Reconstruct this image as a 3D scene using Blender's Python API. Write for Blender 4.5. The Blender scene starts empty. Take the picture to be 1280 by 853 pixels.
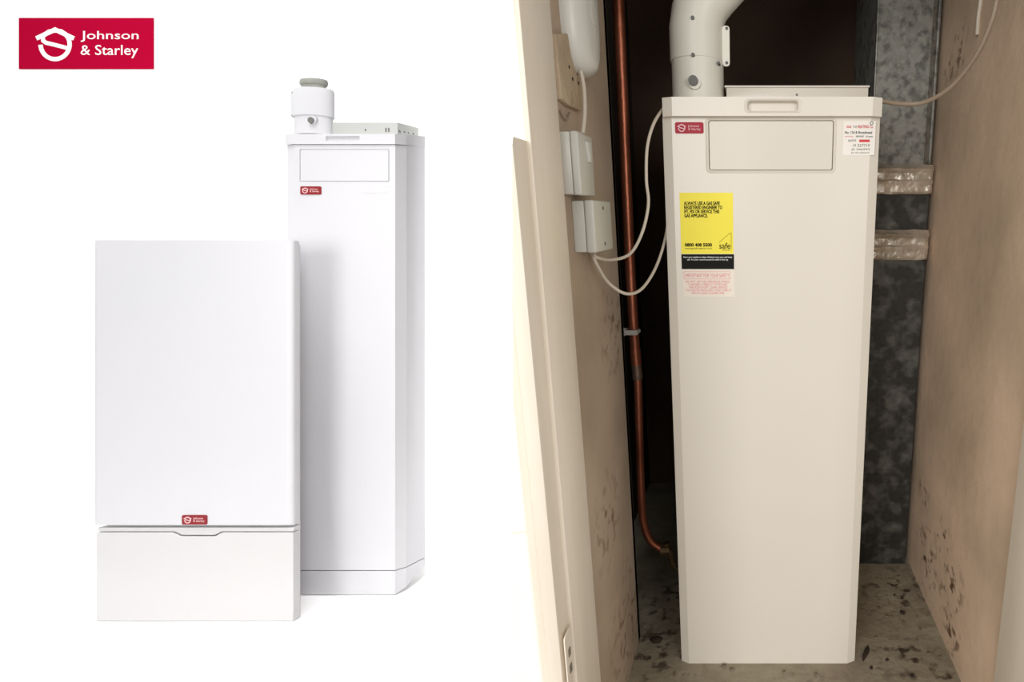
import bpy, bmesh, math, random
from mathutils import Vector, Matrix, noise
random.seed(4)
PI = math.pi
C = bpy.context.scene.collection

# ------------------------------------------------------------------ camera maths
F, PX, PY = 690.0, 945.0, 426.5
PITCH = math.radians(12.9)
H = 1.033
cp, sp = math.cos(PITCH), math.sin(PITCH)

def elev(py): return math.atan((PY - py) / F) - PITCH
def K(py): return cp - math.tan(elev(py)) * sp
def Z(py, Y): return H + Y * math.tan(elev(py))
def X(px, py, Y): return (px - PX) / F * Y * K(py)
def YW(px, py, xw): return xw * F / ((px - PX) * K(py))
def SU(px, w): return (px - PX) * w / F          # studio frame: across
def SV(py, w): return (PY - py) * w / F          # studio frame: up

cam_d = bpy.data.cameras.new('camera')
cam = bpy.data.objects.new('camera', cam_d); C.objects.link(cam)
cam.location = (0, 0, H)
cam.rotation_euler = (PI / 2 - PITCH, 0, 0)
cam_d.sensor_width = 36
cam_d.lens = F / 1280 * 36
cam_d.shift_x = -(PX - 640) / 1280
cam_d.shift_y = 0
cam_d.clip_start = 0.02
bpy.context.scene.camera = cam

# ------------------------------------------------------------------ materials
def lin(c):
    r = []
    for v in c:
        v = v / 255.0
        r.append(v / 12.92 if v <= 0.04045 else ((v + 0.055) / 1.055) ** 2.4)
    return (*r, 1)

def base(name):
    m = bpy.data.materials.new(name); m.use_nodes = True
    nt = m.node_tree
    return m, nt, nt.nodes['Principled BSDF']

def mottled(name, c1, c2, rough=0.5, metal=0.0, scale=5, detail=4, lo=0.35, hi=0.65, bump=0.0, bscale=60, spec=0.5, stretch=(1, 1, 1)):
    m, nt, b = base(name)
    tc = nt.nodes.new('ShaderNodeTexCoord'); mp = nt.nodes.new('ShaderNodeMapping')
    mp.inputs['Scale'].default_value = stretch
    n = nt.nodes.new('ShaderNodeTexNoise'); n.inputs['Scale'].default_value = scale; n.inputs['Detail'].default_value = detail
    r = nt.nodes.new('ShaderNodeValToRGB')
    r.color_ramp.elements[0].position = lo; r.color_ramp.elements[0].color = lin(c1)
    r.color_ramp.elements[1].position = hi; r.color_ramp.elements[1].color = lin(c2)
    L = nt.links.new
    L(tc.outputs['Object'], mp.inputs['Vector']); L(mp.outputs['Vector'], n.inputs['Vector'])
    L(n.outputs['Fac'], r.inputs['Fac']); L(r.outputs['Color'], b.inputs['Base Color'])
    b.inputs['Roughness'].default_value = rough; b.inputs['Metallic'].default_value = metal
    b.inputs['Specular IOR Level'].default_value = spec
    if bump:
        n2 = nt.nodes.new('ShaderNodeTexNoise'); n2.inputs['Scale'].default_value = bscale; n2.inputs['Detail'].default_value = 5
        bp = nt.nodes.new('ShaderNodeBump'); bp.inputs['Strength'].default_value = bump; bp.inputs['Distance'].default_value = 0.01
        L(tc.outputs['Object'], n2.inputs['Vector']); L(n2.outputs['Fac'], bp.inputs['Height']); L(bp.outputs['Normal'], b.inputs['Normal'])
    return m

def stained(name, c1, c2, stain, spots, scale=5, rough=0.9, bump=0.25, lo=0.3, hi=0.7, bscale=30):
    """mottled surface with stains of their own shape: spots = [(x,y,z,radius)]"""
    m = mottled(name, c1, c2, rough, 0, scale, 6, lo, hi, bump, bscale, 0.2)
    nt = m.node_tree; L = nt.links.new; b = nt.nodes['Principled BSDF']
    col = b.inputs['Base Color'].links[0].from_socket
    geo = nt.nodes.new('ShaderNodeTexCoord')
    nz = nt.nodes.new('ShaderNodeTexNoise'); nz.inputs['Scale'].default_value = 38; nz.inputs['Detail'].default_value = 6
    L(geo.outputs['Object'], nz.inputs['Vector'])
    acc = None
    for (x, y, z, rad) in spots:
        d = nt.nodes.new('ShaderNodeVectorMath'); d.operation = 'DISTANCE'
        d.inputs[1].default_value = (x, y, z); L(geo.outputs['Object'], d.inputs[0])
        mr = nt.nodes.new('ShaderNodeMapRange'); mr.inputs['From Min'].default_value = rad; mr.inputs['From Max'].default_value = rad * .2
        L(d.outputs['Value'], mr.inputs['Value'])
        if acc is None: acc = mr.outputs['Result']
        else:
            a = nt.nodes.new('ShaderNodeMath'); a.operation = 'MAXIMUM'; L(acc, a.inputs[0]); L(mr.outputs['Result'], a.inputs[1]); acc = a.outputs[0]
    r = nt.nodes.new('ShaderNodeMapRange'); r.inputs['From Min'].default_value = .52; r.inputs['From Max'].default_value = .64
    L(nz.outputs['Fac'], r.inputs['Value'])
    mu = nt.nodes.new('ShaderNodeMath'); mu.operation = 'MULTIPLY'; L(acc, mu.inputs[0]); L(r.outputs['Result'], mu.inputs[1])
    mx = nt.nodes.new('ShaderNodeMix'); mx.data_type = 'RGBA'
    L(mu.outputs[0], mx.inputs[0]); L(col, mx.inputs[6]); mx.inputs[7].default_value = lin(stain)
    L(mx.outputs[2], b.inputs['Base Color'])
    return m

M = {}
M['studio'] = mottled('studio_white', (252, 252, 252), (254, 254, 254), 0.95, spec=0.1)
M['enamel'] = mottled('white_enamel', (202, 202, 206), (205, 204, 208), 0.45, scale=1.5, spec=.35)
M['enamel_low'] = mottled('white_enamel_flap', (197, 196, 197), (200, 198, 199), 0.45, scale=1.5, spec=.35)
M['enamel_grey'] = mottled('pale_grey_enamel', (176, 178, 174), (186, 187, 183), 0.5, scale=3)
M['side_white'] = mottled('side_enamel', (200, 197, 198), (204, 201, 202), 0.5, scale=2)
M['collar'] = mottled('grey_rubber_collar', (130, 132, 126), (150, 151, 144), 0.6, scale=20)
M['plug'] = mottled('grey_plug', (92, 92, 88), (112, 110, 108), 0.55, scale=30)
M['faint'] = mottled('faint_grey_print', (214, 212, 216), (216, 214, 218), 0.6)
M['brand_red'] = mottled('crimson_plate', (170, 0, 47), (173, 2, 50), 0.8, scale=2, spec=.04)
M['badge_red'] = mottled('badge_red', (130, 12, 22), (138, 18, 28), 0.4, scale=10)
M['badge_crimson'] = mottled('badge_crimson', (158, 14, 40), (166, 20, 46), 0.6, scale=10)
M['white_print'] = mottled('white_print', (250, 250, 250), (254, 254, 254), 0.6)
M['pink_print'] = mottled('badge_print', (226, 190, 192), (232, 196, 198), 0.6)
M['cream'] = mottled('cream_enamel', (215, 208, 196), (220, 213, 201), 0.28, scale=1.2, spec=.5)
M['cream_panel'] = mottled('cream_panel', (209, 202, 189), (213, 206, 193), 0.3, scale=1.2)
M['flue'] = mottled('flue_enamel', (229, 226, 214), (234, 231, 219), 0.4, scale=3)
M['frame'] = mottled('frame_gloss_paint', (232, 220, 202), (240, 229, 212), 0.4, scale=7, bump=.05, bscale=40, stretch=(3, 3, .4))
M['wallpaint'] = mottled('bright_wall_paint', (252, 246, 232), (254, 250, 238), 0.7, scale=3)
M['yellow'] = mottled('yellow_label', (234, 218, 48), (238, 222, 58), 0.5, scale=8)
M['black'] = mottled('black_print', (12, 11, 9), (16, 15, 12), 0.7, spec=.2)
M['black_label'] = mottled('black_label', (16, 14, 11), (20, 18, 14), 0.7, spec=.2)
M['clear_label'] = mottled('pale_label', (226, 214, 200), (230, 220, 206), 0.5)
M['white_label'] = mottled('white_label', (222, 216, 208), (230, 223, 214), 0.4)
M['rose_print'] = mottled('rose_print', (212, 118, 126), (218, 128, 134), 0.6)
M['red_print'] = mottled('red_print', (198, 50, 58), (206, 60, 66), 0.6)
M['green_print'] = mottled('dark_green_print', (40, 60, 56), (48, 68, 62), 0.6)
M['copper'] = mottled('tarnished_copper', (126, 68, 46), (186, 112, 84), 0.38, metal=0.7, scale=14, bump=.1, bscale=60, stretch=(1, 1, .35))
M['solder'] = mottled('solder_joint', (95, 84, 74), (140, 110, 92), 0.5, metal=.6, scale=50)
M['brass'] = mottled('dull_brass', (90, 76, 52), (128, 104, 72), .5, metal=.6, scale=30)
M['clip'] = mottled('plastic_clip', (168, 160, 150), (190, 182, 172), .5)
M['plastic'] = mottled('switch_plastic', (196, 194, 184), (206, 203, 194), .4, scale=4)
M['plastic_top'] = mottled('cover_plastic', (204, 202, 194), (212, 209, 201), .35, scale=4)
M['cable'] = mottled('cable_sheath', (190, 180, 164), (205, 194, 178), .5)
M['cable_grey'] = mottled('grey_cable_sheath', (140, 124, 106), (156, 138, 118), .5)
M['beige'] = mottled('beige_pad', (170, 150, 126), (188, 168, 142), .9, scale=18, bump=.5, bscale=60)
M['dark'] = mottled('back_wall_painted_shade', (76, 58, 46), (88, 68, 54), .9, scale=4, bump=.2, bscale=20)  # dark brown paints in the shade at the back of the cupboard
M['darkwall'] = mottled('dark_brown_wall', (52, 42, 33), (66, 53, 42), .95, scale=6, bump=.4, bscale=25)  # plain dark brown, rough, for recess and ceiling
M['foil'] = mottled('foil_tape', (176, 166, 150), (232, 222, 206), .3, metal=.65, scale=9, bump=.6, bscale=28, stretch=(1, 1, 3))
M['steel'] = mottled('strike_steel', (120, 112, 100), (150, 140, 126), .4, metal=.6, scale=20)
M['debris'] = mottled('mortar_debris', (88, 76, 62), (150, 138, 120), .95, scale=40)
M['debris_dark'] = mottled('dark_debris', (40, 30, 22), (62, 46, 34), .95, scale=40)

def galv(name, c1, c2, p1, p2, sc_):
    m, nt, b = base(name)
    L = nt.links.new
    tc = nt.nodes.new('ShaderNodeTexCoord')
    v = nt.nodes.new('ShaderNodeTexVoronoi'); v.inputs['Scale'].default_value = 90
    n = nt.nodes.new('ShaderNodeTexNoise'); n.inputs['Scale'].default_value = sc_; n.inputs['Detail'].default_value = 7
    n2 = nt.nodes.new('ShaderNodeTexNoise'); n2.inputs['Scale'].default_value = 9; n2.inputs['Detail'].default_value = 3
    r = nt.nodes.new('ShaderNodeValToRGB')
    e = r.color_ramp.elements
    e[0].position = p1; e[0].color = lin(c1); e[1].position = p2; e[1].color = lin(c2)
    mx = nt.nodes.new("ShaderNodeMix"); mx.data_type = 'RGBA'; mx.blend_type = 'MULTIPLY'; mx.inputs[0].default_value = .35
    L(tc.outputs['Object'], v.inputs['Vector']); L(tc.outputs['Object'], n.inputs['Vector']); L(tc.outputs['Object'], n2.inputs['Vector'])
    L(n.outputs['Fac'], r.inputs['Fac']); L(r.outputs['Color'], mx.inputs[6]); L(v.outputs['Color'], mx.inputs[7])
    hs = nt.nodes.new('ShaderNodeHueSaturation'); hs.inputs['Saturation'].default_value = .12; vm = nt.nodes.new('ShaderNodeMix'); vm.data_type = 'RGBA'; vm.blend_type = 'MULTIPLY'; vm.inputs[0].default_value = 1; vm.inputs[7].default_value = (1, .985, .9, 1)
    L(mx.outputs[2], hs.inputs['Color']); L(hs.outputs['Color'], vm.inputs[6]); L(vm.outputs[2], b.inputs['Base Color'])
    rr = nt.nodes.new('ShaderNodeMapRange'); rr.inputs['To Min'].default_value = .35; rr.inputs['To Max'].default_value = .65
    L(n2.outputs['Fac'], rr.inputs['Value']); L(rr.outputs['Result'], b.inputs['Roughness'])
    b.inputs['Metallic'].default_value = .4
    return m
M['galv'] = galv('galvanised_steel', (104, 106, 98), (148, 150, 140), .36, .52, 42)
M['galv_dark'] = galv('dark_mottled_steel', (60, 60, 55), (112, 112, 104), .46, .72, 26)  # lower duct sections: darker base with lighter marks

# ------------------------------------------------------------------ mesh helpers
def smooth_obj(o, ang=35):
    for p in o.data.polygons: p.use_smooth = True
    try:
        o.data.set_sharp_from_angle(angle=math.radians(ang))
    except Exception: pass

def link(name, bm, m, parent=None, origin=(0, 0, 0), smooth=True):
    bmesh.ops.remove_doubles(bm, verts=bm.verts, dist=1e-6)
    bmesh.ops.recalc_face_normals(bm, faces=bm.faces)
    bmesh.ops.translate(bm, verts=bm.verts, vec=-Vector(origin))
    me = bpy.data.meshes.new(name); bm.to_mesh(me); bm.free()
    o = bpy.data.objects.new(name, me); C.objects.link(o)
    if m: me.materials.append(M[m])
    if parent: o.parent = parent
    if smooth: smooth_obj(o)
    return o

STUDIO = Matrix.Translation((0, 0, H)) @ Matrix.Rotation(-PITCH, 4, 'X')

class Thing:
    def __init__(s, name, label, cat, origin, studio=False, group=None):
        s.o = bpy.data.objects.new(name, None); C.objects.link(s.o)
        s.o.empty_display_size = .05
        s.origin = Vector(origin)
        if studio:
            s.o.location = STUDIO @ s.origin; s.o.rotation_euler = (-PITCH, 0, 0)
        else: s.o.location = s.origin
        s.o['label'] = label; s.o['category'] = cat
        if group: s.o['group'] = group
    def part(s, name, bm, m, parent=None, label=None, smooth=True):
        p = link(name, bm, m, parent or s.o, s.origin, smooth)
        if label: p['label'] = label
        return p

def single(name, bm, m, label, cat, origin, studio=False, group=None, smooth=True):
    o = link(name, bm, m, None, origin, smooth)
    o.location = (STUDIO @ Vector(origin)) if studio else origin
    if studio: o.rotation_euler = (-PITCH, 0, 0)
    o['label'] = label; o['category'] = cat
    if group: o['group'] = group
    return o

def structure(name, bm, m, studio=False, smooth=False):
    o = link(name, bm, m, None, (0, 0, 0), smooth)
    if studio: o.matrix_world = STUDIO
    o['kind'] = 'structure'
    return o

def box(bm, x0, x1, y0, y1, z0, z1, bev=0.0, seg=2):
    t = bmesh.new()
    vs = [t.verts.new((x, y, z)) for z in (z0, z1) for y in (y0, y1) for x in (x0, x1)]
    for f in ((0, 1, 3, 2), (4, 6, 7, 5), (0, 4, 5, 1), (2, 3, 7, 6), (0, 2, 6, 4), (1, 5, 7, 3)):
        t.faces.new([vs[i] for i in f])
    bmesh.ops.recalc_face_normals(t, faces=t.faces)
    if bev: bmesh.ops.bevel(t, geom=list(t.edges), offset=bev, segments=seg, profile=.5, affect='EDGES')
    merge(bm, t); return bm

def merge(bm, t):
    me = bpy.data.meshes.new('tmp'); t.to_mesh(me); t.free(); bm.from_mesh(me); bpy.data.meshes.remove(me)

def prism(bm, pts, axis, a, b, bev=0.0, seg=2):
    """pts 2-D polygon; axis 'y': pts are (x,z); 'x': pts are (y,z); 'z': pts are (x,y)"""
    def co(p, t):
        return {'y': (p[0], t, p[1]), 'x': (t, p[0], p[1]), 'z': (p[0], p[1], t)}[axis]
    t = bmesh.new()
    A = [t.verts.new(co(p, a)) for p in pts]; B = [t.verts.new(co(p, b)) for p in pts]
    t.faces.new(A); t.faces.new(B[::-1])
    n = len(pts)
    for i in range(n): t.faces.new((A[i], B[i], B[(i + 1) % n], A[(i + 1) % n]))
    bmesh.ops.recalc_face_normals(t, faces=t.faces)
    if bev:
        bmesh.ops.bevel(t, geom=list(t.edges), offset=bev, segments=seg, profile=.5, affect='EDGES')
    merge(bm, t); return bm

def rrect(x0, x1, z0, z1, r, n=5):
    p = []
    for cx, cz, a0 in ((x1 - r, z1 - r, 0), (x0 + r, z1 - r, 90), (x0 + r, z0 + r, 180), (x1 - r, z0 + r, 270)):
        for i in range(n + 1):
            a = math.radians(a0 + 90 * i / n); p.append((cx + r * math.cos(a), cz + r * math.sin(a)))
    return p

def fill_face(bm, outer, holes, y, depth, inset=0.0):
    """flat face in the plane y with recessed holes (each a closed loop of x,z)"""
    t = bmesh.new()
    edges = []
    loops = []
    for lp in [outer] + holes:
        vs = [t.verts.new((p[0], y, p[1])) for p in lp]
        loops.append(vs)
        for i in range(len(vs)): edges.append(t.edges.new((vs[i], vs[(i + 1) % len(vs)])))
    bmesh.ops.triangle_fill(t, use_beauty=True, use_dissolve=False, edges=edges)
    for vs, lp in zip(loops[1:], holes):
        cx = sum(p[0] for p in lp) / len(lp); cz = sum(p[1] for p in lp) / len(lp)
        w = max(abs(p[0] - cx) for p in lp); h = max(abs(p[1] - cz) for p in lp)
        fx = (w - inset) / w; fz = (h - inset) / h
        bk = [t.verts.new((cx + (p[0] - cx) * fx, y + depth, cz + (p[1] - cz) * fz)) for p in lp]
        n = len(vs)
        for i in range(n): t.faces.new((vs[i], vs[(i + 1) % n], bk[(i + 1) % n], bk[i]))
        t.faces.new(bk)
    merge(bm, t)

def casing(bm, xl, xr, yf, yb, z0, z1, cl, cr, cy, holes=(), depth=.004, inset=0, z0b=None, z1b=None):
    """cabinet with chamfered front corners. cl / cr: width of the left / right chamfer, cy: its depth"""
    z0b = z0 if z0b is None else z0b; z1b = z1 if z1b is None else z1b
    def zz(a, b, y): return a + (b - a) * (y - yf) / (yb - yf)
    foot = [(xl + cl, yf), (xr - cr, yf), (xr, yf + cy), (xr, yb), (xl, yb), (xl, yf + cy)]
    A = [bm.verts.new((x, y, zz(z0, z0b, y))) for x, y in foot]
    B = [bm.verts.new((x, y, zz(z1, z1b, y))) for x, y in foot]
    for i in range(1, 6): bm.faces.new((A[i], A[(i + 1) % 6], B[(i + 1) % 6], B[i]))
    bm.faces.new(A[::-1]); bm.faces.new(B)
    outer = [(xl + cl, z0), (xr - cr, z0), (xr - cr, z1), (xl + cl, z1)]
    if holes: fill_face(bm, outer, list(holes), yf, depth, inset)
    else: bm.faces.new((A[0], A[1], B[1], B[0]))

def tube(bm, pts, r, seg=12, sub=8, smooth=True, cap=True):
    P = [Vector(p) for p in pts]; R = r if isinstance(r, (list, tuple)) else [r] * len(P)
    if smooth and len(P) > 2:
        Q, RR = [], []
        for i in range(len(P) - 1):
            p0 = P[max(i - 1, 0)]; p1 = P[i]; p2 = P[i + 1]; p3 = P[min(i + 2, len(P) - 1)]
            for k in range(sub):
                t = k / sub
                Q.append(.5 * ((2 * p1) + (p2 - p0) * t + (2 * p0 - 5 * p1 + 4 * p2 - p3) * t * t + (3 * p1 - p0 - 3 * p2 + p3) * t ** 3))
                RR.append(R[i] + (R[i + 1] - R[i]) * t)
        Q.append(P[-1]); RR.append(R[-1]); P, R = Q, RR
    rings = []
    T0 = (P[1] - P[0]).normalized()
    n = T0.orthogonal().normalized()
    for i, p in enumerate(P):
        T = (P[min(i + 1, len(P) - 1)] - P[max(i - 1, 0)]).normalized()
        n = (n - T * n.dot(T)).normalized(); b = T.cross(n)
        rings.append([bm.verts.new(p + (n * math.cos(2 * PI * k / seg) + b * math.sin(2 * PI * k / seg)) * R[i]) for k in range(seg)])
    for a, b_ in zip(rings, rings[1:]):
        for k in range(seg): bm.faces.new((a[k], a[(k + 1) % seg], b_[(k + 1) % seg], b_[k]))
    if cap: bm.faces.new(rings[0][::-1]); bm.faces.new(rings[-1])
    return bm

def lathe(bm, prof, cx, cy, seg=40, oy=1.0):
    rings = [[bm.verts.new((cx + r * math.cos(2 * PI * k / seg), cy + oy * r * math.sin(2 * PI * k / seg), z)) for k in range(seg)] for r, z in prof]
    for a, b_ in zip(rings, rings[1:]):
        for k in range(seg): bm.faces.new((a[k], a[(k + 1) % seg], b_[(k + 1) % seg], b_[k]))
    bm.faces.new(rings[0][::-1]); bm.faces.new(rings[-1])
    return bm

def disc_y(bm, cx, cz, r, y0, y1, seg=24, r1=None):
    """short cylinder pointing at -y"""
    return tube(bm, [(cx, y1, cz), (cx, y0, cz)], [r, r1 or r], seg, smooth=False)

def text(s, x0, x1, z0, z1, y, th=.0003, bm=None, bold=0.0):
    cu = bpy.data.curves.new('t', 'FONT'); cu.body = s; cu.size = 1; cu.resolution_u = 3
    cu.space_line = .9
    if bold: cu.offset = bold
    ob = bpy.data.objects.new('t', cu); C.objects.link(ob)
    dg = bpy.context.evaluated_depsgraph_get(); dg.update()
    me = bpy.data.meshes.new_from_object(ob.evaluated_get(dg))
    bpy.data.objects.remove(ob); bpy.data.curves.remove(cu)
    xs = [v.co.x for v in me.vertices]; ys = [v.co.y for v in me.vertices]
    ax, bx, ay, by = min(xs), max(xs), min(ys), max(ys)
    t = bmesh.new(); t.from_mesh(me); bpy.data.meshes.remove(me)
    for v in t.verts:
        v.co = Vector((x0 + (v.co.x - ax) / (bx - ax) * (x1 - x0), y, z0 + (v.co.y - ay) / (by - ay) * (z1 - z0)))
    r = bmesh.ops.extrude_face_region(t, geom=list(t.faces))
    bmesh.ops.translate(t, verts=[g for g in r['geom'] if isinstance(g, bmesh.types.BMVert)], vec=(0, th, 0))
    if bm is None: return t
    merge(bm, t); return bm

def stroke(bm, pts, w, y, th, z_eps=0.0):
    """solid flat stroke through pts (x,z)"""
    P = [Vector(p) for p in pts]; L_, R_ = [], []
    for i, p in enumerate(P):
        d = (P[min(i + 1, len(P) - 1)] - P[max(i - 1, 0)]).normalized(); n = Vector((-d.y, d.x))
        k = 1.0
        if 0 < i < len(P) - 1:
            d1 = (P[i] - P[i - 1]).normalized(); k = 1 / max(.5, n.dot(Vector((-d1.y, d1.x))))
        L_.append(p + n * w / 2 * k); R_.append(p - n * w / 2 * k)
    rows = [[bm.verts.new((q.x, yy, q.y)) for q in (l, r) for yy in (y, y + th)] for l, r in zip(L_, R_)]
    for a, b in zip(rows, rows[1:]):
        bm.faces.new((a[0], b[0], b[2], a[2])); bm.faces.new((a[1], a[3], b[3], b[1]))
        bm.faces.new((a[0], a[1], b[1], b[0])); bm.faces.new((a[2], b[2], b[3], a[3]))
    for a in (rows[0], rows[-1]): bm.faces.new((a[0], a[1], a[3], a[2]))

def emblem(cx, cz, s, y, th):
    """house roof over a round S; s = roof width"""
    bm = bmesh.new(); k = s / 245.0
    def p(x, z): return (cx + (x - 338) * k, cz + (275 - z) * k)
    stroke(bm, [p(222, 236), p(338, 181), p(454, 236)], 27 * k, y, th)
    ring = [p(338 + 90 * math.cos(math.radians(a)), 272 - 92 * math.sin(math.radians(a))) for a in range(182, 392, 8)]
    stroke(bm, ring, 26 * k, y + th * .02, th)
    curl = [p(412, 226), p(400, 207), p(375, 191), p(338, 188), p(300, 193), p(274, 210), p(262, 230), p(264, 250), p(282, 263), p(338, 276), p(400, 292), p(424, 300)]
    stroke(bm, curl, 24 * k, y + th * .04, th)
    return bm

def badge(T, parent, x0, x1, z0, z1, y, red, ink, name='maker_badge', label='red rounded maker badge with pale lettering'):
    bm = bmesh.new(); r = (z1 - z0) * .16
    prism(bm, rrect(x0, x1, z0, z1, r), 'y', y - .0016, y)
    b = T.part(name, bm, red, parent, label, smooth=False)
    w, h = x1 - x0, z1 - z0
    T.part('emblem', emblem(x0 + w * .23, (z0 + z1) / 2 - h * .02, h * .82, y - .0019, .0004), ink, b, smooth=False)
    t = text('Johnson\n& Starley', x0 + w * .45, x0 + w * .9, z0 + h * .22, z1 - h * .22, y - .0019, .0004)
    T.part('lettering', t, ink, b, smooth=False)
    return b

# ================================================================== THE CUPBOARD
XL, XR = -.29, .465          # plaster faces
YF = .68                     # front face of the surrounding wall
# floor
bm = bmesh.new()
box(bm, -.46, 1.3, .30, 2.05, -.06, 0)
M['floor'] = stained('concrete_floor', (136, 125, 108), (166, 157, 136), (74, 62, 50),
    [(.40, 1.35, 0, .16), (.36, 1.12, 0, .12), (-.23, 1.15, 0, .16), (.1, 1.0, 0, .10), (.43, 1.05, 0, .07), (-.2, 1.3, 0, .2)], scale=6, bump=.5, bscale=30)
structure('floor', bm, 'floor')
# left plaster wall, then a dark recess beyond its corner
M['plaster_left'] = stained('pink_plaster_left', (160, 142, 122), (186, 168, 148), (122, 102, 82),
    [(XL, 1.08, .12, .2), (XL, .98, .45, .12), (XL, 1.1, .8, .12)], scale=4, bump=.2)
M['plaster_right'] = stained('pink_plaster_right', (182, 162, 138), (228, 200, 174), (104, 80, 60),
    [(XR, 1.33, .12, .12), (XR, 1.16, .16, .12), (XR, 1.24, .24, .08), (XR, 1.12, .06, .08), (XR, 1.4, .27, .06), (XR, 1.375, 1.40, .07), (XR, 1.44, 1.38, .05)], scale=3.2, bump=.2)
bm = bmesh.new(); box(bm, XL - .015, XL, .79, 1.184, 0, 2.35, .003, 1); structure('wall_left', bm, 'plaster_left')
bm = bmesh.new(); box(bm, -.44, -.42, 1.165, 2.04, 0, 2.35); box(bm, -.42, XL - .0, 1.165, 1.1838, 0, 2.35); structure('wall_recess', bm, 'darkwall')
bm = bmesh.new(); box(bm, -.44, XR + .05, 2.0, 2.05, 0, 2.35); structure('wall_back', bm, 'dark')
bm = bmesh.new(); box(bm, XR, XR + .05, .80, 2.04, 0, 2.35)
structure('wall_right', bm, 'plaster_right')
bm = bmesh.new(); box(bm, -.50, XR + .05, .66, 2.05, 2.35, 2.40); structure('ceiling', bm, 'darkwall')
# front wall around the opening; its left end is cut along a slightly raked line
def cut(bm, p, n, Yc=None):
    if Yc: p = Vector((X(640, 0, Yc), Yc, Z(0, Yc)))
    bmesh.ops.bisect_plane(bm, geom=list(bm.verts) + list(bm.edges) + list(bm.faces), plane_co=p, plane_no=n, clear_outer=True)
    bmesh.ops.holes_fill(bm, edges=[e for e in bm.edges if len(e.link_faces) == 1])
pa = Vector((X(640, 0, YF), YF, Z(0, YF))); pb = Vector((X(640, 853, YF), YF, Z(853, YF)))
d = (pb - pa).normalized(); nrm = d.cross(Vector((0, 1, 0))).normalized()
if nrm.x > 0: nrm = -nrm
bm = bmesh.new(); box(bm, -.60, -.285, YF, .79, 0, 2.35); cut(bm, pa, nrm); structure('wall_front_left', bm, 'wallpaint')
bm = bmesh.new(); box(bm, XR + .02, 1.2, YF, .80, 0, 2.35); structure('wall_front_right', bm, 'wallpaint')
bm = bmesh.new(); box(bm, -.29, XR + .02, YF, .79, 1.65, 2.35); structure('wall_front_top_unseen_shade', bm, 'wallpaint')  # unseen header, set low to keep light off the cupboard's upper part
# painted frame: left jamb, architrave, step
bm = bmesh.new()
box(bm, -.2795, -.272, .705, .812, 0, 1.75, .002)
structure('trim_1', bm, 'frame', smooth=True)
bm = bmesh.new()
box(bm, -.298, -.2775, .664, .7245, 0, 1.75, .003)
box(bm, -.3105, -.294, .668, .69, 0, 1.75, .004)
cut(bm, pa, nrm, .664); structure('trim_2', bm, 'frame', smooth=True)
bm = bmesh.new(); box(bm, .447, XR + .02, .70, .87, 0, 1.75, .002); box(bm, .452, .53, .662, .70, 0, 1.75, .004); structure('trim_3', bm, 'frame', smooth=True)
bm = bmesh.new(); box(bm, -.272, .447, .705, .812, 1.73, 1.75, .002); box(bm, -.26, .53, .662, .70, 1.735, 1.79, .003); structure('trim_4', bm, 'frame', smooth=True)
# faint seam on the bright wall
za = Z(664, YF)
bm = bmesh.new(); prism(bm, [(-.40, za - .016), (-.3105, za), (-.3105, za + .0012), (-.40, za - .0148)], 'y', YF - .0012, YF + .001)
cut(bm, pa, nrm); structure('trim_5', bm, 'frame')
# strike plate on the left jamb
T = Thing('strike_plate', 'small painted-over metal strike plate low on the left door frame', 'strike plate', (-.272, .74, Z(830, .74)))
def jw(px, py): return YW(px, py, -.272)
ys = jw(711, 820)
bm = bmesh.new()
prism(bm, rrect(ys - .014, ys + .014, Z(848, ys), Z(790, ys), .006), 'x', -.2722, -.2705)
T.part('plate', bm, 'frame')
for zp in (815, 835):
    bm = bmesh.new(); prism(bm, rrect(ys - .0045, ys + .004, Z(zp + 5, ys), Z(zp - 5, ys), .0015), 'x', -.2707, -.2698); T.part('latch_slot', bm, 'steel')

# ------------------------------------------------------------------ boiler
BX0, BX1, BY = -.1765, .234, 1.10
ZT = Z(146, BY)
T = Thing('air_heater', 'tall cream floor standing air heater with yellow label, inside the cupboard', 'heater', (.029, BY + .22, 0))
def bx(px, py): return X(px, py, BY)
def bz(py): return Z(py, BY)
c = .0185
hole = rrect(bx(886.3, 213), bx(1042.8, 151), bz(213.6), bz(150.4), .005)
bm = bmesh.new(); casing(bm, BX0, BX1, BY, 1.56, .0, ZT, c, c, .0085, [hole], .006, .0005)
bmesh.ops.remove_doubles(bm, verts=bm.verts, dist=1e-5)
T.part('casing', bm, 'cream', smooth=False)
bm = bmesh.new()
box(bm, BX0 + .03, BX1 - .03, BY + .03, 1.55, .0, .03)
T.part('base_rail', bm, 'cream')
bm = bmesh.new()
prism(bm, rrect(bx(887.4, 212), bx(1041.4, 151), bz(212.3), bz(151.4), .004), 'y', BY - .0004, BY + .0058, .0006)
T.part('access_panel', bm, 'cream_panel', smooth=False)
bm = bmesh.new()
a_ = rrect(bx(882.5, 213), bx(1046.5, 151), bz(217), bz(147.5), .009); b_ = rrect(bx(884.4, 213), bx(1044.6, 151), bz(215.2), bz(149), .007); c_ = rrect(bx(886.3, 213), bx(1042.8, 151), bz(213.6), bz(150.4), .005)
rows = [[bm.verts.new((p[0], yy, p[1])) for p in lp] for lp, yy in ((a_, BY - .00005), (b_, BY - .0014), (c_, BY - .00005))]
for r0, r1 in zip(rows, rows[1:]):
    for i in range(len(r0)): j = (i + 1) % len(r0); bm.faces.new((r0[i], r0[j], r1[j], r1[i]))
T.part('panel_rim', bm, 'cream')
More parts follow.
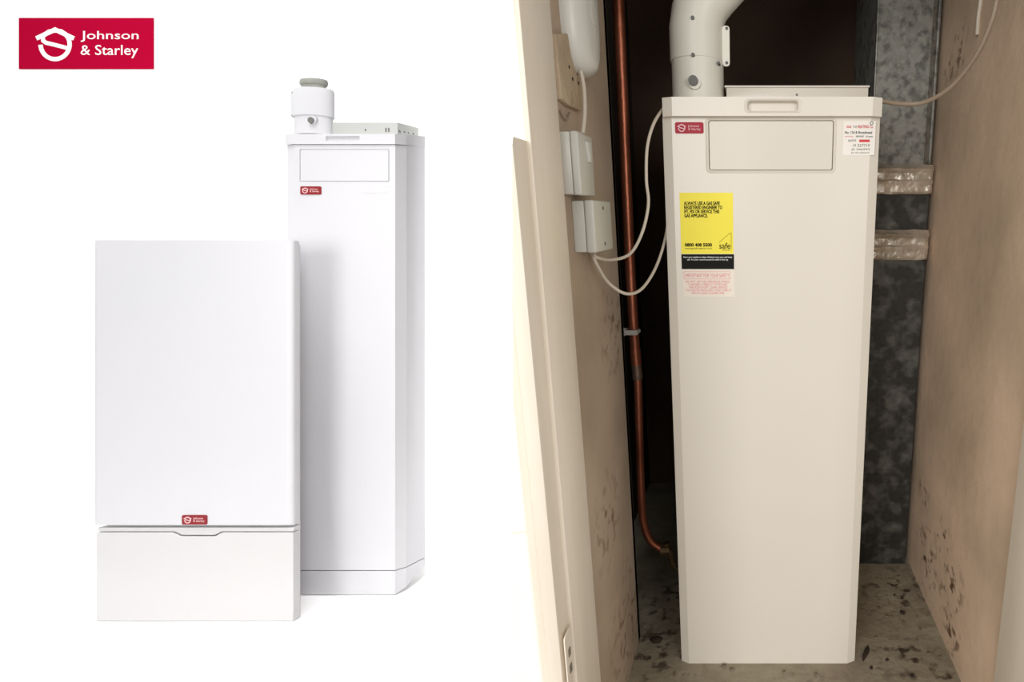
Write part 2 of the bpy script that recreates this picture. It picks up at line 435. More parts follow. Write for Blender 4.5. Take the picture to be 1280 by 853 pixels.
# lid
LY = 1.086
lx0, lx1 = X(826.5, 121, LY), X(1104.5, 123, LY)
lz0, lz1 = Z(145, LY), Z(121, LY)
hole = rrect(X(934, 132, LY), X(998, 132, LY), Z(139, LY), Z(126, LY), .006)
bm = bmesh.new(); casing(bm, lx0, lx1, LY, 1.57, lz0, lz1, .019, .019, .009, [hole], .012, .002)
bmesh.ops.remove_doubles(bm, verts=bm.verts, dist=1e-5)
lid = T.part('lid', bm, 'cream', smooth=False)
# raised rim round the grip
bm = bmesh.new()
o_ = rrect(X(930, 132, LY), X(1003, 132, LY), Z(141.5, LY), Z(123.5, LY), .008); i_ = rrect(X(934, 132, LY), X(998, 132, LY), Z(139, LY), Z(126, LY), .006)
ov = [bm.verts.new((p[0], LY, p[1])) for p in o_]; iv = [bm.verts.new((p[0], LY - .0025, p[1])) for p in i_]; iw = [bm.verts.new((p[0], LY + .002, p[1])) for p in i_]
for i in range(len(o_)):
    j = (i + 1) % len(o_); bm.faces.new((ov[i], ov[j], iv[j], iv[i])); bm.faces.new((iv[i], iv[j], iw[j], iw[i]))
T.part('grip_rim', bm, 'cream', lid)
# raised rear box with turned-up edge
bm = bmesh.new()
RY = 1.25
box(bm, X(908, 115, RY), X(1085.5, 115, RY), RY, 1.54, lz1 - .001, Z(108.5, RY), .0015)
box(bm, X(906, 115, RY), X(1086.5, 115, RY), RY - .004, 1.545, Z(109.5, RY), Z(108, RY) + .0008)
T.part('top_plenum', bm, 'cream')
bm = bmesh.new(); disc_y(bm, X(996, 119, RY), Z(118.5, RY), .0022, RY - .0015, RY, 12); T.part('screw', bm, 'plug')
badge(T, None, bx(844, 160), bx(879.5, 160), bz(167), bz(153), BY, 'badge_crimson', 'pink_print', label='small crimson maker badge at top left')
# yellow safety label
bm = bmesh.new(); box(bm, bx(850.5, 280), bx(916.5, 280), BY - .0006, BY, bz(317.5), bz(241)); yl = T.part('safety_label', bm, 'yellow', label='yellow safety label', smooth=False)
bm = text('ALWAYS USE A GAS SAFE\nREGISTERED ENGINEER TO\nFIT, FIX OR SERVICE THIS\nGAS APPLIANCE.', bx(855, 262), bx(903, 262), bz(272), bz(252), BY - .0009, bold=.035)
text('0800 408 5500', bx(856, 306), bx(890, 306), bz(308.5), bz(304), BY - .0009, bm=bm, bold=.04)
text('www.gassaferegister.co.uk', bx(856, 311), bx(890, 311), bz(312), bz(309.6), BY - .0009, bm=bm)
text('safe', bx(899, 307), bx(913, 307), bz(311), bz(303.5), BY - .0009, bm=bm, bold=.01)
text('REGISTER', bx(903, 312), bx(913, 312), bz(313.5), bz(312), BY - .0009, bm=bm)
T.part('lettering', bm, 'black', yl, smooth=False); bm = bmesh.new()
stroke(bm, [(bx(899, 303), bz(303.5)), (bx(913, 291), bz(291))], .0006, BY - .0009, .0003)
stroke(bm, [(bx(914, 291), bz(291)), (bx(914, 303), bz(312))], .0006, BY - .0009, .0003)
T.part('triangle_mark', bm, 'black', yl, smooth=False)
bm = bmesh.new(); box(bm, bx(852, 326), bx(917.5, 326), BY - .0007, BY, bz(336.5), bz(318)); bl = T.part('safety_strip', bm, 'black_label', label='black strip with white lettering', smooth=False)
bm = text('Have your appliance safety checked every year and keep', bx(854.5, 321), bx(915, 321), bz(323.2), bz(320.4), BY - .001)
text('safe. For your record consult the label in this log', bx(859, 325), bx(910, 325), bz(326.2), bz(323.6), BY - .001, bm=bm)
T.part('lettering', bm, 'white_print', bl, smooth=False)
bm = bmesh.new(); box(bm, bx(854, 350), bx(918, 350), BY - .0004, BY, bz(371), bz(338)); pk = T.part('warning_label', bm, 'clear_label', label='pale label printed in rose', smooth=False)
bm = text('IMPORTANT FOR YOUR SAFETY', bx(857, 344), bx(911.5, 344), bz(346.8), bz(342.2), BY - .0007)
ys_ = BY - .0007
zz = [bz(339.8), bz(348.8)]
for z_ in zz: stroke(bm, [(bx(855, 344), z_), (bx(912.5, 344), z_)], .0006, ys_, .0003)
for x_ in (bx(855, 344), bx(912.5, 344)): stroke(bm, [(x_, zz[0]), (x_, zz[1])], .0006, ys_, .0003)
for k, (s_, a, b) in enumerate([('DO NOT USE THIS APPLIANCE UNLESS', 857, 912), ('IT HAS BEEN CORRECTLY FITTED AND', 860, 909), ('THE FLUE IS KEPT CLEAR. SERVICE', 861, 909), ('THE HEATER REGULARLY AND TURN IT', 857, 914), ('OFF IF A LEAK IS SUSPECTED.', 864, 906)]):
    text(s_, bx(a, 355), bx(b, 355), bz(353.6 + k * 3.6), bz(350.8 + k * 3.6), ys_, bm=bm)
T.part('lettering', bm, 'rose_print', pk, smooth=False)
# white service sticker
bm = bmesh.new(); box(bm, bx(1054, 170), bx(1094, 170), BY - .0005, BY, bz(194), bz(151.5)); ws = T.part('service_sticker', bm, 'white_label', label='white service sticker with red and dark print', smooth=False)
yy = BY - .0008
bm = text('GAS', bx(1058, 158), bx(1064, 158), bz(160.2), bz(157), yy, bold=.02); text('HEATING Co.', bx(1072, 158), bx(1092, 158), bz(160.4), bz(156.6), yy, bm=bm, bold=.02)
text('servicing', bx(1056, 171), bx(1066, 171), bz(172), bz(169.8), yy, bm=bm)
T.part('red_lettering', bm, 'red_print', ws, smooth=False)
bm = bmesh.new(); box(bm, bx(1074, 176), bx(1087, 176), yy, BY, bz(177.8), bz(174.6))
T.part('red_block', bm, 'red_print', ws, smooth=False)
bm = text('THE', bx(1066, 158), bx(1071, 158), bz(160.2), bz(157.4), yy)
text('No. 124 & Broadmead', bx(1056, 166), bx(1090, 166), bz(167.4), bz(164), yy, bm=bm, bold=.02)
text('REPAIRS   all types', bx(1070, 171), bx(1091, 171), bz(172.3), bz(169.6), yy, bm=bm, bold=.01)
text('QUOTE', bx(1060, 176), bx(1070, 176), bz(177.6), bz(174.6), yy, bm=bm, bold=.01)
text('19 327719', bx(1066, 182), bx(1087, 182), bz(183.6), bz(180.4), yy, bm=bm)
text('JS 446993', bx(1064, 187), bx(1087, 187), bz(188.8), bz(185.6), yy, bm=bm)
text('gas safe registered', bx(1064, 191), bx(1086, 191), bz(192.2), bz(190), yy, bm=bm)
ccx, ccz = bx(1089.5, 154), bz(154.2)
stroke(bm, [(ccx + .0028 * math.cos(a * PI / 8), ccz + .0028 * math.sin(a * PI / 8)) for a in range(17)], .0012, yy, .0003)
T.part('lettering', bm, 'green_print', ws, smooth=False)

# ------------------------------------------------------------------ flue
FY = 1.285
fr = .0553
fx = X(872.5, 100, FY)
T = Thing('flue_pipe', 'white metal flue pipe bending right, rising from the cream heater', 'flue', (fx, FY, lz1))
bm = bmesh.new()
lathe(bm, [(fr, lz1), (fr, Z(78.5, FY))], fx, FY, 48)
T.part('lower_section', bm, 'flue')
bm = bmesh.new(); zb = Z(78.5, FY); zk = Z(37, FY)
tube(bm, [(fx - .001, FY, zb), (fx - .001, FY, zk), (fx + .004, FY, zk + .028), (fx + .016, FY, zk + .052), (fx + .034, FY, zk + .073), (fx + .22, FY, zk + .259)], fr + .0018, 48, 1, smooth=False)
T.part('elbow', bm, 'flue')
FF = FY - fr
bm = bmesh.new(); pxp, pzp = X(867, 101, FF), Z(102, FF)
disc_y(bm, pxp + .003, pzp - .003, .0125, FF - .006, FF + .02, 28); pl = T.part('sampling_port', bm, 'flue')
bm = bmesh.new(); disc_y(bm, pxp, pzp, .0105, FF - .014, FF + .01, 28, .0095); T.part('port_cap', bm, 'plug', pl)
for (sx, sy) in ((866, 23), (866.5, 69)):
    bm = bmesh.new(); disc_y(bm, X(sx, sy, FF), Z(sy, FF), .0045, FF - .006, FF + .02, 16, .0035); T.part('screw', bm, 'plug')
bm = bmesh.new(); x_, z_ = X(899, 81, FF + .03), Z(81, FF + .03); disc_y(bm, x_, z_, .003, FF + .012, FF + .06, 12); T.part('screw', bm, 'plug')
bm = bmesh.new(); yl_ = FY - .012
prism(bm, rrect(X(903, 58, yl_), X(912, 58, yl_), Z(83, yl_), Z(32.5, yl_), .006), 'y', yl_ - .002, yl_ + .004)
lg = T.part('side_bracket', bm, 'flue')
for sy in (36, 79):
    bm = bmesh.new(); disc_y(bm, X(908.5, sy, yl_), Z(sy, yl_), .003, yl_ - .004, yl_, 12); T.part('screw', bm, 'plug', lg)

# ------------------------------------------------------------------ copper pipe
PYP = 1.30
T = Thing('copper_pipe', 'vertical copper gas pipe along the left side of the cupboard', 'pipe', (X(803, 640, PYP), PYP, Z(692, PYP)))
pts = [(772, -60), (773, 0), (779, 140), (786, 300), (789.5, 370), (794, 440)]
def pp(l): return [(X(a, b, PYP), PYP, Z(b, PYP)) for a, b in l]
bm = bmesh.new(); tube(bm, [(X(a, b, PYP), PYP, Z(b, PYP)) for a, b in ((767, -190), *pts[1:])], .0122, 20, 6)
T.part('upper_pipe', bm, 'copper')
bm = bmesh.new(); tube(bm, pp([(795, 452), (797, 475), (799, 540), (802, 630), (806, 660), (815, 678), (828, 687)]), .0102, 20, 6)
T.part('lower_pipe', bm, 'copper')
bm = bmesh.new(); tube(bm, pp([(793.5, 436), (795.3, 456)]), .0135, 20, smooth=False); T.part('pipe_coupling', bm, 'copper')
bm = bmesh.new(); tube(bm, pp([(795.2, 455), (797, 474)]), .0128, 20, smooth=False); T.part('solder_joint', bm, 'solder')
bm = bmesh.new()
a_ = Vector(pp([(828, 687)])[0])
tube(bm, [a_ - Vector((.004, 0, 0)), a_ + Vector((.02, 0, -.001))], .014, 8, smooth=False)
tube(bm, [a_ + Vector((.012, 0, -.012)), a_ + Vector((.012, 0, .02))], .008, 12, smooth=False)
tube(bm, [a_ + Vector((.018, 0, 0)), a_ + Vector((.03, .0, -.05)), a_ + Vector((.06, .0, -.075))], .008, 12)
T.part('gas_cock', bm, 'brass', label='dull brass fitting at the foot of the pipe')
bm = bmesh.new(); cxp, czp = X(790, 414, PYP), Z(414, PYP)
tube(bm, [(cxp + .0155 * math.cos(t), PYP + .0155 * math.sin(t), czp) for t in [i * PI / 8 for i in range(17)]], .0055, 8, smooth=False)
box(bm, cxp - .026, cxp - .012, PYP - .016, PYP - .002, czp - .009, czp + .009, .002)
box(bm, cxp - .02, cxp + .018, PYP - .022, PYP - .014, czp - .006, czp + .006, .0015)
T.part('pipe_clip', bm, 'clip', label='pale grey plastic pipe clip')

# ------------------------------------------------------------------ things on the left wall
def wallbox(name, label, cat, pxa, pxm, pxb, ytop, ybot):
    yc = (ytop + ybot) / 2
    y1 = YW(pxa, yc, XL); xp = X(pxm, yc, y1); y2 = YW(pxb, yc, xp)
    z0, z1 = Z(ybot, y1), Z(ytop, y1)
    T = Thing(name, label, cat, (XL, (y1 + y2) / 2, z0))
    bm = bmesh.new(); box(bm, XL, XL + (xp - XL) * .55, y1 + .001, y2 - .001, z0 + .001, z1 - .001, .002); T.part('back_box', bm, 'plastic')
    bm = bmesh.new(); box(bm, XL + (xp - XL) * .56, xp, y1, y2, z0, z1, .003, 3); fp = T.part('cover', bm, 'plastic')
    return T, y1, y2, z0, z1, xp, fp
T, y1, y2, z0, z1, xp, fp = wallbox('junction_box', 'lower grey white electrical box on the left wall, cables leaving its base', 'electrical box', 716, 743.5, 765, 250, 316.5)
B2 = (y1, y2, z0, z1, xp)
for z_ in (z0 + .012, z1 - .012):
    bm = bmesh.new(); tube(bm, [(xp - .001, (y1 + y2) / 2, z_), (xp + .001, (y1 + y2) / 2, z_)], .003, 10, smooth=False); T.part('screw', bm, 'plug')
T, y1, y2, z0, z1, xp, fp = wallbox('switch_box', 'upper grey white switch box on the left wall beneath the beige pad', 'electrical box', 701, 724.5, 742, 163, 244)
B1 = (y1, y2, z0, z1, xp)
bm = bmesh.new(); ym = y1 + (y2 - y1) * .62; zm = Z(190, ym)
prism(bm, [(ym - .012, zm + .014), (ym + .014, zm + .016), (ym + .012, zm - .016), (ym - .004, zm - .016)], 'x', xp - .001, xp + .0035, .0008)
T.part('rocker_switch', bm, 'plastic_top')
# domed white cover at the very top
y1 = YW(703, 50, XL); zc0 = Z(97, .955)
T = Thing('alarm_cover', 'white rounded plastic cover high on the left wall above the beige pad', 'cover', (XL, .95, zc0))
def dome(bm, x0, x1, yc, zc, ry, rz, n=40, lv=8, k=2.6):
    rings = []
    for j in range(lv + 1):
        t = j / lv; s = (1 - (t ** 3) * .45) if j < lv else .5
        x = x0 + (x1 - x0) * min(1, t * 1.02)
        rings.append([bm.verts.new((x, yc + ry * s * math.copysign(abs(math.cos(a)) ** (2 / k), math.cos(a)), zc + rz * (1 - (1 - s) * .35) * math.copysign(abs(math.sin(a)) ** (2 / k), math.sin(a)))) for a in [2 * PI * i / n for i in range(n)]])
    for a, b in zip(rings, rings[1:]):
        for i in range(n): bm.faces.new((a[i], a[(i + 1) % n], b[(i + 1) % n], b[i]))
    bm.faces.new(rings[0][::-1]); bm.faces.new(rings[-1])
rzc = .10
bm = bmesh.new(); dome(bm, XL, XL + .036, .957, zc0 + rzc, .055, rzc); T.part('housing', bm, 'plastic_top')
bm = bmesh.new(); dome(bm, XL + .0345, XL + .038, .957, zc0 + rzc * .95, .018, .02); T.part('test_button', bm, 'plastic')
# beige pad
def wp(px, py):
    y = YW(px, py, XL); return (y, Z(py, y))
bm = bmesh.new()
prism(bm, [wp(687, 42), wp(703, 42), wp(712, 60), wp(724, 90), wp(725, 112), wp(721, 139), wp(706, 133), wp(695, 124)], 'x', XL - .001, XL + .009, .002)
bmesh.ops.triangulate(bm, faces=bm.faces)
T = Thing('plaster_pad', 'broken beige pad of old plaster with holes on the left wall', 'plaster pad', (XL, .9, Z(139, .93)))
T.part('pad', bm, 'beige')
for (a, b) in ((705.5, 85), (710, 100), (716, 93), (717.5, 105)):
    y, z = wp(a, b); y -= .006
    bm = bmesh.new(); tube(bm, [(XL + .008, y, z), (XL + .0096, y, z)], .0028, 8, smooth=False); T.part('hole', bm, 'debris_dark')
bm = bmesh.new()
tube(bm, [(XL + .003, *wp(698, 138)), (XL + .006, *wp(703, 149)), (XL + .004, *wp(709, 141))], .0018, 8)
T.part('wire_tail', bm, 'cable_grey')

def wirep(l): return [(X(a, b, y), y, Z(b, y)) for a, b, y in l]
def cable(name, label, pts, r, m='cable', group=None, sub=8, tail=()):
    bm = bmesh.new(); P = wirep(pts) + list(tail); tube(bm, P, r, 10, sub)
    return single(name, bm, m, label, 'cable', P[0], group=group)
yv = (B1[0] + B1[1]) / 2 + .005
cable('cable', 'short pale vertical cable between the white cover and the upper switch box', [(726, 88, .93), (730, 110, .93), (731, 140, .92), (728.5, 167, .915)], .003)
yb = (B2[0] + B2[1]) / 2
cable('cable', 'thin pale cable looping from the lower box up behind the heater lid', [(742, 316, yb), (746, 322, yb), (765, 325, 1.0), (788, 317, 1.03), (803, 290, 1.05), (810.5, 255, 1.06), (808, 225, 1.07), (809, 185, 1.07), (817, 155, 1.08), (830, 134, 1.12)], .0029)
cable('cable', 'thin pale cable hanging in the lowest loop and running behind the heater', [(740, 316, yb), (746, 331, yb), (760, 353, .98), (781, 367, 1.0), (800, 363, 1.04), (816, 342, 1.08), (827, 315, 1.115), (834, 285, 1.14), (838, 240, 1.16)], .0029)
cable('cable', 'thick grey cable drooping from the top right to behind the heater', [(1090, 124, 1.20), (1106, 127, 1.17), (1130, 130, 1.14), (1155, 128, 1.12), (1182, 114, 1.09), (1205, 91, 1.06), (1225, 61, 1.03), (1239, 28, 1.01), (1246, 0, 1.0), (1249, -40, .99)], .0042, 'cable_grey', tail=[(.43, 1.0, 1.72), (XR + .004, 1.02, 1.80)])
yr = .86
cable('cable', 'short white cable end at the top of the right wall', [(a, b, YW(a, b, XR - .003)) for a, b in ((1240, -120), (1229, -30), (1226, 0), (1223, 22), (1221.5, 44))], .0042)

# ------------------------------------------------------------------ duct
DY = 1.48
T = Thing('air_duct', 'galvanised steel air duct with two foil tape bands behind the cream heater', 'duct', (.38, 1.62, 0))
dx0, dx1 = .296, .449
def ductsec(z0, z1, xa, xb, y):
    bm = bmesh.new(); box(bm, xa, xb, y, 1.80, z0, z1, .002)
    return bm
b1t, b1b, b2t, b2b = Z(206, DY), Z(243, DY), Z(287.5, DY), Z(325, DY)
bm = bmesh.new(); prism(bm, [(dx0, DY), (dx1 - .020, DY), (dx1, DY + .016), (dx1, 1.80), (dx0, 1.80)], 'z', b1b + .01, 2.33)
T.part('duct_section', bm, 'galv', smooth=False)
T.part('duct_section', ductsec(b2b + .01, b1t - .02, dx0 - .004, dx1 + .002, DY + .002), 'galv_dark', smooth=False)
T.part('duct_section', ductsec(0.0, b2t - .02, dx0 - .004, dx1 + .003, DY + .001), 'galv_dark', smooth=False)
bm = bmesh.new(); box(bm, dx1 - .003, dx1 + .003, DY + .012, DY + .03, b1t + .002, 2.33, .001); box(bm, dx0 - .002, dx0 + .002, DY - .0025, DY + .02, b1t + .002, 2.33, .001)
T.part('folded_seam', bm, 'galv')
def tape(zb, zt):
    bm = bmesh.new(); nx, nz = 44, 14
    xa, xb = dx0 - .006, dx1 + .0055
    prof = []
    g = []
    for j in range(nz + 1):
        t = j / nz; z = zb + (zt - zb) * t; row = []
        ridge = .010 * max(0, 1 - abs(t - .84) / .1) + .008 * max(0, 1 - abs(t - .40) / .07) + (.004 if .02 < t < .98 else 0)
        for i in range(nx + 1):
            s = i / nx; x = xa + (xb - xa) * s
            n_ = noise.noise(Vector((x * 45, z * 120, zb * 9))) * .0022 + noise.noise(Vector((x * 160, z * 200, 3))) * .0009
            e = .006 * max(0, (s - .96) / .04)
            row.append(bm.verts.new((x, DY - .004 - ridge + n_ + e, z + noise.noise(Vector((x * 30, j, 5))) * .0022)))
        g.append(row)
    for a, b in zip(g, g[1:]):
        for i in range(nx): bm.faces.new((a[i], a[i + 1], b[i + 1], b[i]))
    # returns round both sides and closed back
    Lc = [r_[0] for r_ in g]; Rc = [r_[-1] for r_ in g]
    for col in (Lc, Rc):
        bk = [bm.verts.new((v.co.x, DY + .15, v.co.z)) for v in col]
        for i in range(nz): bm.faces.new((col[i], col[i + 1], bk[i + 1], bk[i]))
    return bm
T.part('foil_tape', tape(b1b, b1t), 'foil', label='upper crinkled foil tape band')
T.part('foil_tape', tape(b2b, b2t), 'foil', label='lower crinkled foil tape band')

# ------------------------------------------------------------------ debris on the floor
def fy(py): return -H / math.tan(elev(py))
def lump(name, label, px, py, r, m, fl=.5, st=1.0, group=None, rot=0):
    y = fy(py); x = X(px, py, y)
    bm = bmesh.new(); bmesh.ops.create_icosphere(bm, subdivisions=2, radius=r)
    sd = random.random() * 50
    for v in bm.verts:
        v.co *= 1 + .45 * noise.noise(v.co * (1.2 / r) + Vector((sd, 0, 0)))
        v.co.z *= fl; v.co.x *= st
    zmin = min(v.co.z for v in bm.verts)
    for v in bm.verts: v.co.z -= zmin
    bmesh.ops.rotate(bm, verts=bm.verts, matrix=Matrix.Rotation(rot, 3, 'Z'))
    bmesh.ops.translate(bm, verts=bm.verts, vec=(x, y, 0))
    return single(name, bm, m, label, 'debris', (x, y, 0), group=group)
lump('rubble_lump', 'dark lump of rubble on the floor left of the heater', 820, 803, .011, 'debris_dark', .6, 1.4)
lump('mortar_stick', 'thin dark mortar sliver on the floor by the heater right foot', 1082, 818, .006, 'debris_dark', .4, 4.2, rot=math.radians(62))
for i, (a, b, r) in enumerate([(1089, 836, .0035), (1098, 838, .003), (1108, 771, .0035), (1128, 767, .006), (1150, 788, .0035), (1160, 818, .004), (1109, 826, .0035), (1095, 798, .003), (1175, 822, .003), (1118, 745, .003), (905, 834, .0045), (915, 838, .004), (812, 824, .003), (980, 841, .0035), (1020, 845, .004), (1140, 846, .004)]):
    lump('mortar_crumb', 'tiny crumb of mortar scattered on the concrete cupboard floor', a, b, r, 'debris' if i % 3 else 'debris_dark', .6, 1.3, 'mortar crumbs on the floor', random.random() * 3)

# ================================================================== THE WHITE STUDIO SIDE
FV = -.7632
bm = bmesh.new()
prof = [(.62, FV), (1.95, FV)] + [(1.95 + .35 * math.sin(t), FV + .35 * (1 - math.cos(t))) for t in [PI / 2 * i / 12 for i in range(1, 13)]] + [(2.30, 3.0)]
back = [(w + .03, v - .03) for w, v in prof]
U0, U1 = -6.5, -.47
poly = prof + back[::-1]
A = [bm.verts.new((U0, w, v)) for w, v in poly]; B = [bm.verts.new((U1, w, v)) for w, v in poly]
n = len(poly); m_ = len(prof)
for i in range(n): bm.faces.new((A[i], A[(i + 1) % n], B[(i + 1) % n], B[i]))
for i in range(m_ - 1):
    for S in (A, B): bm.faces.new((S[i], S[i + 1], S[n - 2 - i], S[n - 1 - i]))
structure('studio_backdrop', bm, 'studio', studio=True, smooth=True)
BW = 2.30
# company sign
T = Thing('wall_sign', 'crimson rectangular sign with white house emblem and company name', 'sign', (SU(109, BW), BW, SV(86.6, BW)), True)
bm = bmesh.new(); box(bm, SU(25, BW), SU(192.6, BW), BW - .004, BW, SV(86.6, BW), SV(23, BW)); sgn = T.part('sign_plate', bm, 'brand_red', smooth=False)
yb_ = BW - .0052; ws_ = yb_ 
T.part('emblem', emblem(SU(68.7, ws_), SV(55.9, ws_), SU(93.5, ws_) - SU(44, ws_), yb_, .0011), 'white_print', smooth=False)
T.part('lettering', text('Johnson', SU(100.8, ws_), SU(173, ws_), SV(52.2, ws_), SV(38.7, ws_), yb_, .0011), 'white_print', smooth=False)
T.part('lettering', text('& Starley', SU(100.8, ws_), SU(172.5, ws_), SV(72.6, ws_), SV(56.2, ws_), yb_, .0011), 'white_print', smooth=False)

# tall unit
W0 = 1.656; cyd = .03
uR = SU(508, W0 + cyd); uL = SU(359, W0 + cyd)
cl = SU(368.5, W0) - uL; cr = uR - SU(494, W0)
WB = uR * F / (531 - PX)
vt, vb = SV(181, W0), SV(743.5, W0)
T = Thing('air_heater', 'tall slim white air heater with grey topped flue stub, behind the shorter unit', 'heater', (SU(433, W0), W0 + .1, vb), True)
hole = rrect(SU(374.6, W0), SU(486.6, W0), SV(227.4, W0), SV(186.4, W0), .004)
bm = bmesh.new(); vs = SV(713.5, W0)
casing(bm, uL, uR, W0, WB, vs + .0012, vt, cl, cr, cyd, [hole], .003, 0, z0b=SV(697, WB), z1b=vt + .036)
T.part('casing', bm, 'enamel', smooth=False)
bm = bmesh.new(); prism(bm, rrect(SU(375.7, W0), SU(485.6, W0), SV(226.3, W0), SV(187.5, W0), .003), 'y', W0 - .0003, W0 + .003); T.part('access_panel', bm, 'enamel', smooth=False)
bm = bmesh.new(); casing(bm, uL + .001, uR, W0, WB, vb, vs - .0012, cl, cr, cyd, z0b=SV(706, WB), z1b=SV(698, WB)); T.part('plinth', bm, 'enamel', smooth=False)
hole = rrect(SU(408, W0), SU(450.5, W0), SV(177.5, W0 - .003), SV(170, W0 - .003), .004)
bm = bmesh.new(); casing(bm, uL - .004, uR + .001, W0 - .003, WB, SV(180.3, W0 - .003), SV(167.5, W0 - .003), cl, cr, cyd, [hole], .005, .002, z0b=SV(180.3, W0) + .034, z1b=SV(170.5, WB)); T.part('lid', bm, 'enamel', smooth=False)
bm = bmesh.new(); box(bm, uL + .01, SU(529, 2.06) , WB, 2.05, vb, vt + .02); T.part('rear_chassis', bm, 'side_white')
badge(T, None, SU(375.8, W0), SU(402, W0), SV(243.4, W0), SV(233.2, W0), W0, 'badge_red', 'pink_print', label='small red maker badge below the panel')
T.part('faint_lettering', text('Economaire  -  EC25', SU(452, W0), SU(487, W0), SV(242.5, W0), SV(239, W0), W0 - .0005), 'faint', smooth=False)
# rear top box
WT = 1.745
bm = bmesh.new()
u0, u1 = SU(412, WT), SU(497, WT); u2 = SU(523, 1.86)
v0 = SV(168, WT) - .005; v1 = SV(153.2, WT)
A = [bm.verts.new(p) for p in ((u0, WT, v0), (u1, WT, v0), (u2, 1.86, v0 + .035), (u0, 1.86, v0 + .035))]
B = [bm.verts.new(p) for p in ((u0, WT, v1), (u1, WT, v1), (u2, 1.86, SV(160, 1.86)), (u0, 1.86, SV(160, 1.86)))]
bm.faces.new(A[::-1]); bm.faces.new(B)
for i in range(4): bm.faces.new((A[i], A[(i + 1) % 4], B[(i + 1) % 4], B[i]))
T.part('top_plenum', bm, 'enamel_grey', smooth=False)
for a, h_ in ((457, 2), (482.5, 5), (486, 5)):
    bm = bmesh.new(); box(bm, SU(a - .8, WT), SU(a + .8, WT), WT - .001, WT + .001, SV(162.5 + h_ / 2, WT), SV(162.5 - h_ / 2, WT)); T.part('fixing_slot', bm, 'plug')
for a, b in ((499, 164), (505, 165), (510, 166), (516, 167)):
    w_ = WT + (1.86 - WT) * (a - 497) / 26
    bm = bmesh.new(); disc_y(bm, SU(a, w_), SV(b, w_), .0026, w_ - .003, w_ + .004, 10); T.part('screw', bm, 'plug')
# flue stub
WF = 1.745
OY = .42            # the flue is oval, shallower than wide
def stub(pa, pb, w):
    th = ((pa + pb) / 2 - PX) / F
    return SU((pa + pb) / 2, w), (pb - pa) / 2 * w / F / math.sqrt(1 + (OY * th) ** 2)
fu, frr = stub(367.5, 416.5, WF)
T2 = Thing('flue_stub', 'short white flue stub with grey collar on the tall slim white heater', 'flue', (fu, WF, SV(168, WF)), True)
bm = bmesh.new(); lathe(bm, [(frr, SV(170, WF)), (frr, SV(147, WF))], fu, WF, oy=OY); T2.part('lower_section', bm, 'enamel')
fu2, fr2 = stub(365, 418.5, WF)
bm = bmesh.new(); lathe(bm, [(fr2, SV(147.5, WF)), (fr2, SV(116, WF)), (fr2 - .003, SV(113, WF))], fu2, WF, oy=OY); T2.part('upper_section', bm, 'enamel')
fu3, fr3 = stub(376.5, 408, WF); _, fr4 = stub(374.6, 410.8, WF)
bm = bmesh.new(); lathe(bm, [(fr3, SV(114, WF)), (fr3, SV(107.5, WF)), (fr4 - .002, SV(107, WF)), (fr4, SV(105.5, WF)), (fr4, SV(102.5, WF)), (fr4 - .002, SV(100.5, WF)), (fr3 - .004, SV(100, WF)), (fr3 - .006, SV(104, WF))], fu3, WF, oy=OY); T2.part('rubber_collar', bm, 'collar', label='grey rubber collar on top')
wq = WF - frr * OY
bm = bmesh.new(); disc_y(bm, SU(391.5, wq), SV(150, wq), .0125, wq - .004, wq + .012); pr = T2.part('sampling_port', bm, 'enamel')
bm = bmesh.new(); disc_y(bm, SU(388.5, wq - .006), SV(150.3, wq - .006), .0098, wq - .008, wq, r1=.009); T2.part('port_cap', bm, 'plug', pr)
wl = WF - .01
bm = bmesh.new(); prism(bm, rrect(SU(364, wl), SU(370, wl), SV(146.5, wl), SV(113.5, wl), .004), 'y', wl - .002, wl + .004); br_ = T2.part('side_bracket', bm, 'enamel')
for b in (116, 144.5):
    bm = bmesh.new(); disc_y(bm, SU(366, wl - .003), SV(b, wl - .003), .003, wl - .004, wl, 10); T2.part('screw', bm, 'plug', br_)

# short unit in front
W1 = 1.50
T = Thing('boiler', 'short wide white boiler with plain front and badge, in front of the tall one', 'boiler', (SU(247, W1), W1 + .06, SV(777, W1)), True)
def su(p): return SU(p, W1)
def sv(p): return SV(p, W1)
c1 = .009
def shell(z0, z1):
    bm = bmesh.new(); pts = []
    uL, uR = SU(120, W1 + .010), SU(374, W1 + .024)
    # plan outline with generous rounded front corners
    plan = [(uL, W1 + .024)] + [(uL + .018 - .018 * math.cos(t), W1 + .010 - .010 * math.sin(t)) for t in [PI / 2 * i / 6 for i in range(7)]]
    plan += [(uR - .018 + .018 * math.sin(t), W1 + .010 - .010 * math.cos(t)) for t in [PI / 2 * i / 6 for i in range(7)]] + [(uR, W1 + .024)]
    prism(bm, plan, 'z', z0, z1)
    return bm
T.part('front_cover', shell(sv(656.6), sv(300)), 'enamel')
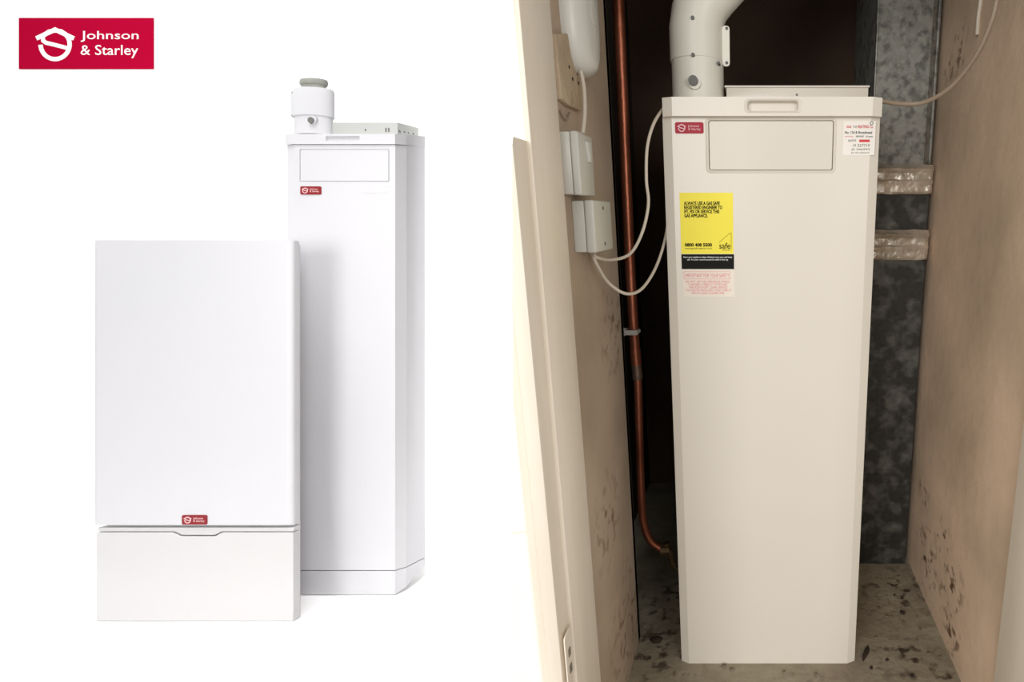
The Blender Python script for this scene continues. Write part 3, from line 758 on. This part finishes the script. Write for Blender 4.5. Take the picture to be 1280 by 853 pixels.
# strip with drooping grip lip, and flap with the matching notch
lip = [(su(120.5), sv(660.2)), (su(120.5), sv(665.2)), (su(217), sv(665.2)), (su(226), sv(669.6)), (su(267), sv(669.6)), (su(276), sv(665.2)), (su(366), sv(665.2)), (su(366), sv(660.2))]
bm = bmesh.new(); prism(bm, lip, 'y', W1 + .003, W1 + .026, .001); T.part('grip_strip', bm, 'enamel_low', smooth=False)
flap = [(su(120), sv(777)), (su(120), sv(666.2)), (su(215.5), sv(666.2)), (su(225), sv(671)), (su(268), sv(671)), (su(277.5), sv(666.2)), (su(366.5), sv(666.2)), (su(366.5), sv(777))]
bm = bmesh.new(); prism(bm, flap, 'y', W1, W1 + .024, .0015); T.part('lower_flap', bm, 'enamel_low', smooth=False)
bm = bmesh.new()
box(bm, su(126), su(362), W1 + .018, W1 + .035, sv(774), sv(304))
box(bm, su(124), SU(372, 1.64), W1 + .030, 1.64, sv(776.5), sv(304), .003)
T.part('rear_chassis', bm, 'side_white')
badge(T, None, su(228), su(259.5), sv(656), sv(644), W1, 'badge_red', 'pink_print', label='small red maker badge above the seam')

# ================================================================== LIGHT
w = bpy.data.worlds.new('world'); bpy.context.scene.world = w; w.use_nodes = True
bg = w.node_tree.nodes['Background']; bg.inputs['Color'].default_value = (1.0, .985, .965, 1); bg.inputs['Strength'].default_value = .52
def area(name, loc, target, size, energy, col, sy=None, spread=180):
    l = bpy.data.lights.new(name, 'AREA'); l.energy = energy; l.color = col; l.size = size
    l.shape = 'RECTANGLE'; l.size_y = sy or size
    o = bpy.data.objects.new(name, l); C.objects.link(o); o.location = loc
    l.spread = math.radians(spread)
    o.rotation_euler = (Vector(target) - Vector(loc)).to_track_quat('-Z', 'Y').to_euler()
    return o
area('softbox_right', (1.7, -2.4, 1.5), (0, 1.1, .6), 1.3, 42, (1, .98, .95))
area('softbox_front', (-1.5, -3.4, 1.8), (-.1, 1.4, .7), 2.2, 120, (1, .985, .96))
def sarea(name, loc, target, *a):
    return area(name, STUDIO @ Vector(loc), STUDIO @ Vector(target), *a)
sarea('strip_right', (-.66, 1.62, .2), (-1.05, 2.30, 0), .22, 4.5, (1, 1, 1), 1.6, 100)
sarea('strip_left', (-3.1, 1.75, .2), (-2.3, 2.30, 0), .3, 4, (1, 1, 1), 1.6, 100)
sarea('backdrop_top', (-1.9, 1.25, 1.95), (-1.7, 2.25, .1), 2.4, 12.5, (1, 1, 1), .7, 130)
sarea('fill_top', (-.72, 1.0, 1.25), (-1.2, 1.65, -.9), .5, 2.5, (1, 1, 1), .5, 65)
sarea('floor_top', (-1.6, 1.15, 1.5), (-1.55, 1.3, -.76), 2.0, 4.6, (1, 1, 1), .4, 80)

sc = bpy.context.scene
sc.view_settings.view_transform = 'Standard'; sc.view_settings.look = 'None'
sc.view_settings.exposure = 0; sc.view_settings.gamma = 1; sc.view_settings.use_curve_mapping = False
